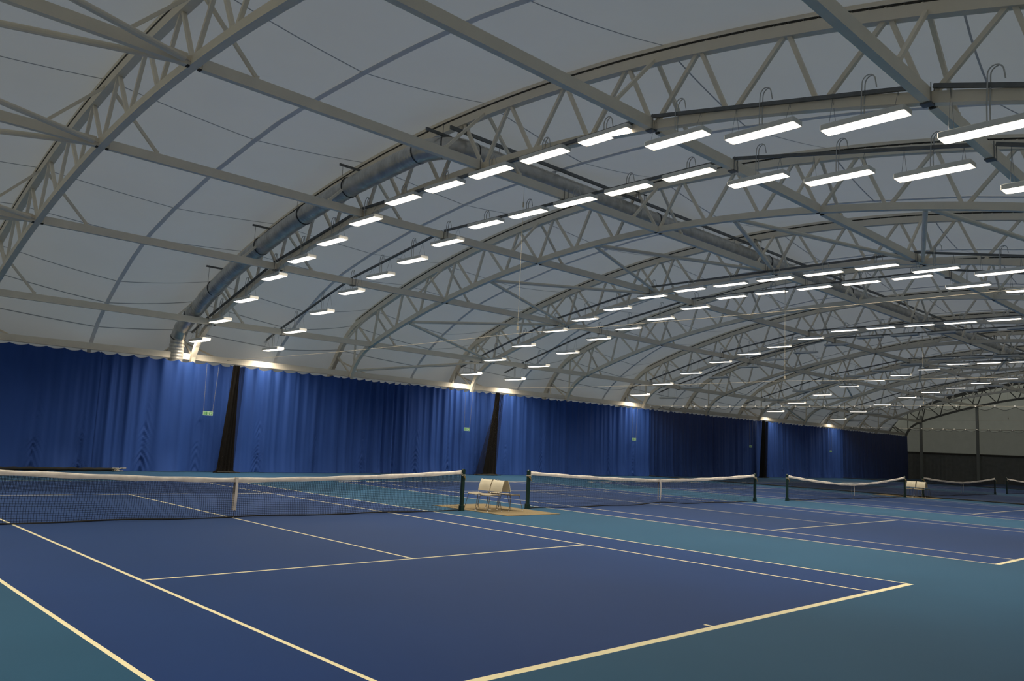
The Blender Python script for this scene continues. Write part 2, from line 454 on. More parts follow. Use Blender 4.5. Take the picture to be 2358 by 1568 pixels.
def build_lamp(i, lit):
    y, z = LAMP[i]
    root = thing('strip_light', '', 'lamp', (0, 0, 0))
    w, l, h = 0.36, 1.50, 0.095
    b = MB()                                        # open tray around the diffuser, rounded ends by bevelled corners
    def outline(w, l, c): return [(-w/2+c,-l/2),(w/2-c,-l/2),(w/2,-l/2+c),(w/2,l/2-c),(w/2-c,l/2),(-w/2+c,l/2),(-w/2,l/2-c),(-w/2,-l/2+c)]
    A = outline(w, l, 0.02); B = outline(w-0.02, l-0.02, 0.02)
    n = 8
    vs = [(x, yy, 0) for x, yy in B] + [(x, yy, 0) for x, yy in A] + [(x, yy, h) for x, yy in A] + [(x*0.9, yy*0.98, h+0.015) for x, yy in A]
    fs = []
    for r in range(3):
        for k in range(n):
            k2 = (k+1) % n; fs.append((r*n+k, (r+1)*n+k, (r+1)*n+k2, r*n+k2))
    fs.append(tuple(3*n+k for k in range(n)))
    b.add(vs, fs); b.build('housing', M['housing'], root)
    b = MB()
    D = outline(w-0.03, l-0.04, 0.05); D2 = outline(w-0.07, l-0.08, 0.06)
    vs = [(x, yy, 0.002) for x, yy in D] + [(x, yy, -0.012) for x, yy in D2]
    fs = [(k, (k+1) % 8, 8+(k+1) % 8, 8+k) for k in range(8)]
    fs = [f[::-1] for f in fs] + [tuple(8+k for k in range(8))[::-1]]
    b.add(vs, fs); b.build('diffuser', M['lit' if lit else 'unlit'], root)
    dz = zrail(y) - z
    for e in (-0.58, 0.58):
        b = MB(); zr = zrail(y+e) - z
        top = max(zr-0.04, h+0.03)
        b.tube([(-0.15, e, h), (0, e, top)], 0.004, 4); b.tube([(0.15, e, h), (0, e, top)], 0.004, 4)
        b.build('suspension_wire', M['wire'], root)
    if lit:
        lo = bpy.data.objects.new('light_source', LIGHT); C.objects.link(lo); lo.parent = root; lo.location = (0, 0, -0.02)
    b = MB()
    top = max(dz, 0.16) + 0.30
    pts = [(0.0, 0.06, h), (-0.02, 0.05, h+(top-h)*0.35), (-0.06, 0.02, h+(top-h)*0.7)]
    for t in np.linspace(PI, 0, 9): pts.append((-0.0+0.02*math.cos(t)-0.05, -0.10+0.13*math.cos(t+PI)*-1, top-0.12+0.14*math.sin(t)))
    pts[3:] = [(-0.05, 0.02-0.12*(1-math.cos(t)), top-0.14+0.14*math.sin(t)) for t in np.linspace(0, PI, 9)]
    pts.append((-0.03, -0.23, max(dz, 0.16)+0.04))
    b.tube(pts, 0.012, 6)
    pts2 = [(x+0.06, yy-0.03, zz) for x, yy, zz in pts[:8]]
    b.tube(pts2, 0.012, 6)
    b.build('power_flex', M['flex'], root)
    return root
RN = [f'{ORD[i]} lamp row from the camera' for i in range(10)] + ['row over the left sideline']
protos = {}
def visible_row_limit(x):
    # leave out lamps far behind the right edge of the view
    return -16.74 + (x + 7.89) * math.tan(math.radians(14.0)) - 4.5
lamp_objs = []
for ri, (x, gi) in enumerate(ROWS):
    lit = LIT[ri]
    n = 0
    for i, (y, z) in enumerate(LAMP):
        if y < -14 or (ri == 10 and y > 17): continue
        if y < visible_row_limit(x) and not lit: continue
        if y < visible_row_limit(x) - 3.5 and not lit: continue
        z2 = z - (0.22 if ri == 2 and -6 < y < 4 else 0)
        zlab = 'lit white strip light' if lit else 'switched-off grey strip light'
        lab = f'{zlab}, {ORD[i]} from the curtain in the {RN[ri]}'
        grp = f'strip lights of the {RN[ri]}'
        key = (i, lit)
        if key not in protos:
            r = build_lamp(i, lit); protos[key] = r; r.location = (x, y, z2); r['label'] = lab; r['group'] = grp
        else:
            r = dup(protos[key], (x, y, z2), lab, grp)
    root = thing('lighting_rail', f'dark steel channel rail over the {RN[ri]}', 'rail', (x, 0, 0), 'rails carrying the strip lights')
    for (y0, z0), (y1, z1) in zip(RAIL[:-1], RAIL[1:]):
        if y0 < visible_row_limit(x) - 3: continue
        b = MB(); d = Vector((0, y1-y0, z1-z0)).normalized()*0.06
        b.beam((0, y0+d.y, z0+d.z), (0, y1-d.y, z1-d.z), 0.06, 0.075)
        b.build('rail_segment', M['galv'], root)
    for sy in (17.05, 11.5, 5.75, 0, -5.75, -11.5):
        y = YC+sy
        if y < visible_row_limit(x) - 3: continue
        zz = zb(sy); b = MB()
        b.box((-0.09, y-0.09, zz-0.16), (0.09, y+0.09, zz-0.128))
        for a in (-0.08, 0.08): b.tube([(a, y-0.09, zz-0.18), (a, y-0.09, zz+0.2)], 0.008, 5)
        b.build('clamp_bracket', M['galv'], root)

# ------------------------------------------------------------------ ventilation duct
def build_duct():
    root = thing('ventilation_duct', 'round ribbed silver duct climbing from the curtain and running along the ridge', 'duct', (5.4, 18.2, 0))
    ox, oy = 5.4, 18.2
    def ribbed(path, name, step=0.035, r=0.30, rib=0.011, per=2):
        P = [Vector(p) for p in path]; pts = []; L = 0
        for a, b_ in zip(P[:-1], P[1:]):
            n = max(1, int((b_-a).length/step))
            for k in range(n): pts.append(a.lerp(b_, k/n))
        pts.append(P[-1])
        rr = [r + (rib if (i % (per*2)) < per else 0) for i in range(len(pts))]
        b = MB(); b.tube([tuple(p - Vector((ox, oy, 0))) for p in pts], rr, 24)
        return b.build(name, M['duct'], root, smooth=True)
    X = 5.4
    A = [(X,18.35,4.2),(X,18.32,5.2),(X,18.25,5.72)]
    B_ = [(X,18.25,5.72),(X,17.95,6.12),(X,17.0,6.60)]
    Cc = [(X,17.0,6.60),(X,15.5,7.27),(X,14.0,7.86),(X,11.5,8.58),(X,8.9,9.18),(X,7.0,9.52),(X,4.9,9.80),(X,2.75,9.98),(X,1.55,10.06)]
    ribbed(A, 'duct_section'); ribbed(B_, 'duct_elbow', r=0.31, rib=0.003); ribbed(Cc, 'duct_section')
    el = []
    for t in np.linspace(0, PI/2, 9): el.append((X + 0.85*(1-math.cos(t)), 1.55 - 1.05*math.sin(t), 10.06 + 0.07*t/(PI/2)))
    ribbed(el + [(6.55, 0.5, 10.13)], 'duct_elbow', r=0.32, rib=0.0)
    y, z = 0.5, 10.13
    xs = [6.55] + [TX[k] for k in range(3, 9)] + [62.2]
    for a, b_ in zip(xs[:-1], xs[1:]): ribbed([(a, y, z), (b_, y, z)], 'duct_section', step=0.045)
    def band(p, ax):
        b = MB(); c = Vector(p) - Vector((ox, oy, 0)); ax = Vector(ax).normalized()
        b.tube([tuple(c-ax*0.02), tuple(c+ax*0.02)], 0.325, 24); b.build('joint_band', M['band'], root, smooth=True)
    for p, ax in [((X,18.25,5.72),(0,-0.6,0.8)),((X,17.0,6.60),(0,-1,0.5)),((X,1.55,10.06),(0,-1,0.05)),((6.55,0.5,10.13),(1,0,0)),((X+.25,0.81,10.10),(0.7,-0.7,0.05))]: band(p, ax)
    for a in xs[1:-1]: band((a+1.2, y, z), (1, 0, 0))
build_duct()
# cantilever channels on the duct truss with a rod and strap, and the long channels above the ridge run
hy = [(14.9, 7.52), (11.05, 8.70), (8.0, 9.35), (5.2, 9.77)]
for i, (y, zd) in enumerate(hy):
    s = y - YC; zc = zt(s) - 0.17
    root = thing('duct_hanger', f'dark channel arm with rod and strap holding the duct, {ORD[i]} from the curtain', 'hanger', (6.07, y, zc), 'channel arms holding the sloping duct')
    b = MB(); b.beam((0.15, 0, 0), (-1.1, 0, 0), 0.045, 0.07); b.build('channel_arm', M['galv'], root)
    b = MB(); b.tube([(-0.98, 0, 0.05), (-0.98, 0, zd-zc)], 0.008, 5); b.build('hanger_rod', M['wire'], root)
    sl = -0.27 if y > 6 else -0.15
    b = MB(); pts = [(-0.67+0.325*math.cos(t), 0.325*math.sin(t)*sl*-0.0, (zd-zc)+0.325*math.sin(t)) for t in np.linspace(0, 2*PI, 25)]
    b.tube(pts, 0.018, 6, cap=False); b.build('strap', M['band'], root)
for bay in range(2, 9):
    x0 = TX[bay] - 0.62 if bay == 2 else TX[bay] + 0.05
    x1 = TX[bay+1] + 0.02
    root = thing('support_channel', f'dark channel above the ridge duct in the {ORD[bay]} bay from the near gable', 'channel', (x0, 0.24, 10.52), 'channels above the ridge duct')
    b = MB(); b.box((0, -0.03, -0.05), (x1-x0, 0.03, 0.05)); b.build('channel', M['galv'], root)
    for f in (0.22, 0.5, 0.78):
        b = MB(); xx = (x1-x0)*f
        b.tube([(xx, 0.05, 0.0), (xx, 0.05, -0.28)], 0.007, 5); b.build('drop_rod', M['wire'], root)
    for xx in (0.65 if bay == 2 else 0.2, x1-x0-0.2):
        b = MB()
        for a in (-0.05, 0.05): b.tube([(xx+a, 0, 0.04), (xx+a, 0, 0.30)], 0.01, 5)
        b.box((xx-0.09, -0.03, 0.28), (xx+0.09, 0.03, 0.305)); b.build('beam_clamp', M['galv'], root)
b = MB(); b.box((0, -0.03, -0.04), (0.9, 0.03, 0.04)); b.tube([(0.6, 0, 0), (0.6, 0, 0.3)], 0.01, 5)
tag(b.build('support_channel', M['galv'], loc=(5.0, 0.75, 10.47)), 'short dark channel stub above the bend of the duct', 'channel')

# ------------------------------------------------------------------ blue wall curtains
def curtain(x0, x1, label, hook, seams, seed, y0=17.98, gather=1.0, ztop=4.74):
    rnd = random.Random(seed); w = x1-x0
    nx = int(w/0.045); zs = np.concatenate([np.linspace(0.015, 0.6, 10)[:-1], np.linspace(0.6, 4.0, 46)[:-1], np.linspace(4.0, 1.0*ztop, 14)])
    xs = np.linspace(0, w, nx)
    # wandering fold phases
    ph = np.cumsum(np.interp(xs, np.linspace(0, w, max(4, int(w/0.9))), [rnd.uniform(0.55, 1.6) for _ in range(max(4, int(w/0.9)))]))
    ph = ph/ph[-1]*w
    amp = np.interp(xs, np.linspace(0, w, max(4, int(w/1.3))), [rnd.uniform(0.35, 1.25) for _ in range(max(4, int(w/1.3)))])
    f1 = np.sin(ph*2*PI/(hook*1.9)+1); f2 = np.sin(ph*2*PI/(hook*0.83)+2.2); f3 = np.sin(ph*2*PI/(hook*0.41))
    hk = np.abs(np.sin(PI*xs/hook))                    # 0 at hooks
    rows = []
    for z in zs:
        t = z/ztop
        fold = amp*gather*(0.070*f1*(1-0.45*t) + 0.050*np.sign(f2)*np.abs(f2)**0.7*(0.45+0.55*t) + 0.016*f3)
        pinch = 0.05*np.exp(-(1-t)*7)*(1-2*hk)*-1
        yy = fold + pinch
        for sx, sa in seams:
            dx = xs - (sx - x0) + 0.10*(1-t)
            low = np.clip(1.15 - z/3.2, 0, 1)
            tri = (z*1.0 + np.abs(dx)*1.7 + 0.13*np.sin(z*3.1+sx*5))/(0.26+0.06*math.sin(sx*9))
            yy = yy + sa*0.065*low**1.5*np.exp(-(dx/0.27)**2)*np.sin(2*PI*tri)*(0.7+0.3*np.sin(z*5.3+sx*7))
            yy = yy + sa*0.05*np.exp(-(dx/0.12)**2)*(0.4+0.6*low)
            yy = yy - sa*0.10*np.clip(1-z/1.1, 0, 1)**2*np.exp(-((np.abs(dx)-0.9)/0.6)**2)
        ztp = z - (0.035+0.075*amp)*hk**0.8*np.clip((z-4.0)/(ztop-4.0), 0, 1)**2
        lean = -0.10*(1-t)
        rows.append([(float(xx), float(a+lean), float(zz)) for xx, a, zz in zip(xs, yy, ztp)])
    b = MB(); b.grid(rows)
    o = b.build('wall_curtain', M['curtain'], smooth=True, loc=(x0, y0, 0))
    tag(o, label, 'curtain', 'blue curtains along the back wall')
    # hooks along the top
    return o
def sm(a, b_, step, seed):
    r = random.Random(seed); out = []; x = a + r.uniform(0.6, 1.4)
    while x < b_-0.4: out.append((x, r.uniform(0.5, 1.1))); x += step*r.uniform(0.8, 1.25)
    return out
curtain(-10.2, 2.35, 'blue curtain at the left edge, mostly behind the nearest tennis net', 0.62, [(0.35,1.0),(-3,1),(2.0,1.0)], 1, gather=0.7)
curtain(2.3, 7.72, 'blue curtain with the first exit sign hanging over it', 0.62, [(4.35,1.0),(6.6,0.6)], 2, gather=0.9)
curtain(7.7, 13.45, 'blue curtain just right of the nearest gathered black net', 0.66, [(9.45,1.15),(12.35,0.9)], 3, gather=0.85)
curtain(13.4, 17.75, 'dark pleated blue curtain behind the right half of the nearest tennis net', 0.46, [(15.0,0.8),(16.9,0.4)], 4, gather=1.25)
curtain(17.7, 23.5, 'blue curtain with the second exit sign hanging over it', 0.52, [(18.35,1.0),(20.55,0.8),(22.6,0.4)], 5, gather=1.1)
curtain(23.45, 29.3, 'blue curtain just right of the second gathered black net', 0.7, [(24.9,1.1),(28.0,0.8)], 6, gather=0.7)
curtain(29.25, 38.1, 'blue curtain with the third exit sign hanging over it', 0.62, sm(29.6,37.6,2.2,4), 7, gather=1.15)
curtain(38.1, 53.5, 'dark blue curtain with the fourth exit sign, seen through the drawn net', 0.55, sm(38.5,53,2.6,5), 8, gather=1.1)
curtain(53.6, 69.2, 'far blue curtain lit from above, with the fifth exit sign', 0.6, sm(54,69,2.7,6), 9, gather=1.15)
curtain(69.2, 86.5, 'farthest and darkest blue curtain, ending at the grey end wall', 0.6, sm(70,86,3,8), 10, gather=0.8)

# ------------------------------------------------------------------ gathered divider nets
def gathered_net(gx, label, seed, wt, wb, lean, flare):
    rnd = random.Random(seed)
    root = thing('divider_net', label, 'net', (gx, 17.30, 0), 'black divider nets gathered at the curtain')
    b = MB(); rows = []; n = 56
    for z in np.concatenate([[0.0, 0.03, 0.12], np.linspace(0.3, 4.66, 24)]):
        t = z/4.66; w = wt + (wb-wt)*(1-t)**1.3; d = 0.10 + 0.13*(1-t)
        if z < 0.1: w *= 1.35; d *= 1.4
        cx = lean*(1-t); row = []
        for k in range(n+1):
            a = 2*PI*(k % n)/n
            rr = 1 + 0.16*math.sin(9*a+seed) + 0.08*math.sin(17*a+2*seed+t)
            row.append((cx + w/2*math.cos(a)*rr, d*math.sin(a)*rr, z))
        rows.append(row)
    b.grid(rows); b.build('netting', M['netdark'], root, smooth=True)
    b = MB(); rows = []
    for z in np.linspace(0.02, 4.6, 20):
        t = z/4.6; row = []
        xa = -flare*(1-t)**0.9 - wt/2 + lean*(1-t); xb = wt/2 + 0.12 + lean*(1-t)
        for k in range(29):
            u = k/28; row.append((xa+(xb-xa)*u, -0.26 + 0.05*math.sin(u*28+seed), z))
        rows.append(row)
    b.grid(rows); b.build('loose_netting', M['netsheer'], root, smooth=True)
    b = MB()
    b.tube([(-flare-wt/2+lean-0.05, -0.24, 0.04), (lean-0.2, -0.30, 0.05), (wb/2+lean+0.25, -0.30, 0.035)], [0.03, 0.045, 0.02], 8)
    b.build('weighted_hem', M['nethem'], root)
    b = MB(); b.tube([(-wt/2, 0, 4.67), (wt/2, 0, 4.67)], 0.03, 6); b.build('top_tie', M['nethem'], root)
gathered_net(7.72, 'black net gathered in a column between the first two blue curtains with exit signs', 1, 0.26, 0.62, -0.12, 0.25)
gathered_net(23.45, 'black net gathered behind the white chairs, flaring wide at its foot', 3, 0.22, 0.75, -0.35, 1.2)
gathered_net(53.6, 'thin far black net gathered beside the fourth exit sign', 5, 0.25, 0.55, -0.1, 0.3)
# long bundle of net lying at the foot of the left curtain
root = thing('rolled_net', 'rolled black net with a pale rope end lying along the foot of the left curtain', 'net', (3.0, 17.5, 0))
b = MB(); rr = []; pts = []
for i, x in enumerate(np.linspace(-7, 0.12, 40)):
    pts.append((x, 0.05*math.sin(i*0.9)-0.012*x*0, 0.075+0.006*math.sin(i*1.7))); rr.append(0.068+0.012*math.sin(i*2.3))
b.tube(pts, rr, 10); b.build('netting', M['nethem'], root, smooth=True)
b = MB(); rnd = random.Random(3)
for k in range(9):
    p = Vector((rnd.uniform(-0.05, 0.1), rnd.uniform(-0.08, 0.08), 0.05)); pp = [tuple(p)]
    for j in range(6):
        p = p + Vector((rnd.uniform(-0.02, 0.13), rnd.uniform(-0.09, 0.09), rnd.uniform(-0.05, 0.05))); p.z = min(max(p.z, 0.03), 0.13); pp.append(tuple(p))
    b.tube(pp, 0.018, 5)
b.build('rope_end', M['cord'], root)

# nets drawn across the hall, with hooks on a cable
def drawn_net(gx, label, clabel):
    ys = np.arange(17.6, -18.0, -0.14); zt_ = 4.92
    b = MB(); rows = []
    scal = [0.20*abs(math.sin(PI*(17.6-y)/0.9))**0.7 for y in ys]
    for t in np.linspace(0, 1, 14):
        rows.append([(0.03*math.sin(y*4)*(1-t*0.5), y, 0.04+(zt_-0.02-sc_-0.04)*t) for y, sc_ in zip(ys, scal)])
    root = thing('drawn_net', label, 'net', (gx, 0, 0), 'black divider nets drawn across the hall')
    b.grid(rows); b.build('netting', M['nethaze'], root, smooth=True)
    b = MB(); b.tube([(0, 17.6, 0.05), (0, 0, 0.05), (0, -18, 0.05)], 0.03, 6); b.build('weighted_hem', M['nethem'], root)
    b = MB(); b.tube([(0, y, zt_-0.03-s_) for y, s_ in zip(ys, scal)], 0.012, 4); b.build('top_hem', M['nethem'], root)
    for y in np.arange(17.6, -13, -0.9):
        b = MB(); b.tube([(0, y-0.035, zt_-0.01), (0, y, zt_-0.05), (0, y+0.035, zt_-0.01)], 0.022, 6); b.build('hook', M['foot'], root)
drawn_net(GAP[2], 'sheer black net drawn across the hall beyond the third tennis net', '')
drawn_net(GAP[4], 'farthest sheer black net drawn across the hall near the end wall', '')
CN = ['nearest gathered net', 'second gathered net', 'middle drawn net', 'third gathered net', 'farthest drawn net']
for i, g in enumerate(GAP):
    root = thing('net_cable', f'pale cable strung high across the hall in line with the {CN[i]}', 'cable', (g, 0, 0), 'cables that carry the divider nets')
    b = MB()
    pts = [(0, y, 4.93 - (0.06*math.sin(PI*abs(y-YC)/18.0) if abs(y-YC) < 18 else 0)) for y in np.linspace(18.2, -18.5, 40)]
    b.tube(pts, 0.007, 5); b.build('span_wire', M['cord'], root)
    b = MB(); b.tube([(0, YC, 4.95), (0, YC, 9.24)], 0.005, 5); b.build('drop_cord', M['cord'], root)
    b = MB(); b.tube([(0, YC, 5.02), (0, YC, 5.13)], 0.03, 8); b.tube([(0, YC, 8.6), (0, YC, 8.75)], 0.02, 8); b.build('pulley', M['cord'], root)

# ------------------------------------------------------------------ hanging exit signs
def exit_sign():
    root = thing('exit_sign', '', 'sign', (0, 0, 0), 'green exit signs hung on chains')
    b = MB(); b.box((-0.215, -0.012, 0), (0.215, 0.012, 0.175)); b.build('sign_panel', M['signw'], root)
    b = MB(); b.box((-0.195, -0.0145, 0.018), (-0.035, -0.012, 0.157)); b.build('text_field', M['signl'], root)
    b = MB(); b.box((-0.17, -0.0165, 0.085), (-0.075, -0.0145, 0.10)); b.box((-0.175, -0.0165, 0.078), (-0.15, -0.0145, 0.108)); b.build('pale_mark', M['signg'], root)
    b = MB(); b.box((-0.068, -0.017, 0.018), (-0.035, -0.0145, 0.157)); b.box((0.055, -0.0145, 0.018), (0.19, -0.012, 0.157)); b.build('green_field', M['signg'], root)
    b = MB()                                        # running figure at the white door
    b.tube([(0.012, -0.014, 0.135), (0.012, -0.014, 0.150)], 0.008, 8)
    b.beam((0.012, -0.014, 0.128), (0.006, -0.014, 0.085), 0.018, 0.004, (0, 1, 0)); b.beam((0.006, -0.014, 0.085), (0.026, -0.014, 0.055), 0.01, 0.004, (0, 1, 0))
    b.beam((0.006, -0.014, 0.085), (-0.018, -0.014, 0.045), 0.01, 0.004, (0, 1, 0)); b.beam((0.012, -0.014, 0.118), (-0.014, -0.014, 0.10), 0.008, 0.004, (0, 1, 0)); b.beam((0.012, -0.014, 0.118), (0.034, -0.014, 0.10), 0.008, 0.004, (0, 1, 0))
    b.build('running_figure', M['signg'], root)
    b = MB()                                        # down arrow
    y0, y1 = -0.0175, -0.0145
    P = [(0.107,0.145),(0.139,0.145),(0.139,0.09),(0.168,0.09),(0.123,0.03),(0.078,0.09),(0.107,0.09)]
    n = len(P); b.add([(x, y0, z) for x, z in P] + [(x, y1, z) for x, z in P], [tuple(range(n)), tuple(range(2*n-1, n-1, -1))] + [(i, n+i, n+(i+1) % n, (i+1) % n) for i in range(n)])
    b.build('down_arrow', M['signw'], root)
    for sx, tx in ((-0.20, -0.235), (0.20, 0.30)):
        b = MB(); prev = None
        pts = [(sx+(tx-sx)*t, 0, 0.172+(2.20-0.172)*t) for t in np.linspace(0, 1, 56)]
        rr = [0.011 if k % 2 else 0.006 for k in range(56)]
        b.tube(pts, rr, 5); b.build('chain', M['chain'], root)
    return root
es = exit_sign()
for i, x in enumerate([6.70, 21.42, 36.5, 51.9, 66.4]):
    lab = f'green and white exit sign hanging on two chains before the curtain, {ORD[i]} from the left'
    if i == 0: es.location = (x, 17.5, 2.43); es['label'] = lab
    else: dup(es, (x, 17.5, 2.42), lab)

# ------------------------------------------------------------------ tennis nets and posts
NETN = ['nearest', 'second', 'third', 'fourth', 'fifth']
def tennis_net(ci, hc):
    cx = COURT[ci]; rnd = random.Random(ci+11)
    root = thing('tennis_net', f'black tennis net with white top tape across the {NETN[ci]} court', 'tennis net', (cx, 0, 0), 'tennis nets')
    hw = 6.32
    def top(x): return hc + (1.055-hc)*(abs(x)/hw)**1.65
    def bot(x): return 0.02 + 0.012*math.sin(x*2.1+ci) + (0.05*math.exp(-(x/1.2)**2) if ci == 1 else 0)
    def yw(x, v): return 0.015*math.sin(x*1.3+ci) + 0.05*(1-v)*math.sin(x*0.9+1+ci)*v*2
    b = MB(); cell = 0.045
    nx = int(2*hw/cell); nz = 20; hwid = 0.0058/2
    cols = np.linspace(-hw, hw, nx+1)
    def strand(pts, w):
        vs = []
        for p in pts: vs += [(p[0]-w, p[1], p[2]), (p[0], p[1]-w, p[2]), (p[0]+w, p[1], p[2])] 
        fs = []
        for i in range(len(pts)-1):
            o = i*3; fs += [(o, o+1, o+4, o+3), (o+1, o+2, o+5, o+4)]
        b.add(vs, fs)
    for i, x in enumerate(cols):
        pts = [(x+0.012*math.sin(v*6+i*0.05)*(1-v), yw(x, v), bot(x)+(top(x)-0.05-bot(x))*v) for v in np.linspace(0, 1, 7)]
        strand(pts, hwid)
    xs = np.linspace(-hw, hw, 90)
    for k in range(nz+1):
        v = k/nz; vs = []; fs = []
        for i, x in enumerate(xs):
            z = bot(x)+(top(x)-0.05-bot(x))*v; y = yw(x, v)
            vs += [(x, y, z-hwid), (x, y-hwid, z), (x, y, z+hwid)]
        for i in range(len(xs)-1):
            o = i*3; fs += [(o, o+3, o+4, o+1), (o+1, o+4, o+5, o+2)]
        b.add(vs, fs)
    # second layer over the upper third
    for i, x in enumerate(cols[:-1]):
        pts = [(x+cell*0.5, yw(x, v)+0.012, bot(x)+(top(x)-0.05-bot(x))*v) for v in np.linspace(0.66, 1, 3)]
        strand(pts, hwid)
    for k in range(14, 21):
        v = (k-0.5)/nz; vs = []; fs = []
        for i, x in enumerate(xs):
            z = bot(x)+(top(x)-0.05-bot(x))*v; y = yw(x, v)+0.012
            vs += [(x, y, z-hwid), (x, y-hwid, z), (x, y, z+hwid)]
        for i in range(len(xs)-1):
            o = i*3; fs += [(o, o+3, o+4, o+1), (o+1, o+4, o+5, o+2)]
        b.add(vs, fs)
    b.build('netting', M['strand'], root)
    b = MB(); rows = []
    xs = np.linspace(-hw-0.02, hw+0.02, 160)
    prof = [(-0.022, -0.085), (-0.028, -0.04), (-0.018, 0.0), (0, 0.012), (0.018, 0.0), (0.028, -0.04), (0.022, -0.085)]
    for dy, dz in prof:
        rows.append([(x, dy*(1+0.25*math.sin(x*7+dy*60)) + yw(x, 1), top(x)+dz+0.006*math.sin(x*5+dz*40+ci)) for x in xs])
    b.grid(rows); b.build('top_tape', M['tape'], root, smooth=True)
    b = MB(); b.tube([(x, yw(x, 0), bot(x)) for x in np.linspace(-hw, hw, 60)], 0.017, 6); b.build('bottom_cord', M['nethem'], root)
    b = MB(); hw2 = 0.03
    lean = 0.0 if ci != 2 else 0.06
    rows = [[(sx*hw2 + lean*(1-v), -0.045-0.02*math.sin(PI*v), 0.16+(top(0)+0.02-0.16)*v) for sx in (-1, 1)] for v in np.linspace(0, 1, 8)]
    b.grid(rows)
    rows = [[(sx*hw2, 0.045, 0.16+(top(0)+0.02-0.16)*v) for sx in (-1, 1)] for v in np.linspace(0, 1, 8)]
    b.grid(rows); b.grid([[(-hw2, -0.045, top(0)+0.02), (hw2, -0.045, top(0)+0.02)], [(-hw2, 0.045, top(0)+0.02), (hw2, 0.045, top(0)+0.02)]])
    b.build('centre_strap', M['tape'], root)
    b = MB(); b.tube([(0, -0.05, 0.17), (0, -0.02, 0.01)], 0.008, 6); b.build('strap_hook', M['rod'], root)
    for sx in (-1, 1):
        b = MB(); b.tube([(sx*hw, 0, 1.05), (sx*(hw+0.03), -0.03, 0.97)], 0.009, 5); b.tube([(sx*(hw), 0, 0.98), (sx*(hw+0.02), -0.05, 0.93)], 0.008, 5); b.build('tie_cord', M['cord'], root)
for ci, hc in enumerate([0.835, 0.865, 0.70, 0.80, 0.80]): tennis_net(ci, hc)

def net_post():
    root = thing('net_post', '', 'net post', (0, 0, 0), 'green tennis net posts')
    b = MB(); b.box((-0.04, -0.04, 0.0), (0.04, 0.04, 1.06)); b.build('shaft', M['green'], root)
    b = MB(); b.box((-0.045, -0.045, 1.055), (0.045, 0.045, 1.085)); b.tube([(0, -0.03, 1.075), (0, 0.03, 1.075)], 0.035, 12); b.build('cap', M['green'], root)
    b = MB(); b.box((-0.055, -0.055, 0.0), (0.055, 0.055, 0.14)); b.box((-0.065, -0.065, 0), (0.065, 0.065, 0.02)); b.build('base_sleeve', M['green'], root)
    b = MB(); b.box((-0.046, -0.05, 0.935), (0.046, 0.046, 0.965)); b.build('tie_band', M['cord'], root)
    b = MB(); b.tube([(0.0, -0.04, 0.90), (0.0, -0.085, 0.90)], 0.022, 10); b.beam((0, -0.08, 0.91), (0.03, -0.09, 0.80), 0.016, 0.012); b.build('winder', M['brass'], root)
    return root
post0 = None
for ci in range(5):
    for sx, nm in ((-1, 'left'), (1, 'right')):
        if ci == 4 and sx == 1: continue
        if ci == 0 and sx == -1: continue
        x = COURT[ci] + sx*6.40
        lab = f'dark green net post at the {nm} end of the {NETN[ci]} tennis net'
        if post0 is None: post0 = net_post(); post0.location = (x, 0, 0); post0['label'] = lab
        else: dup(post0, (x, 0, 0), lab)

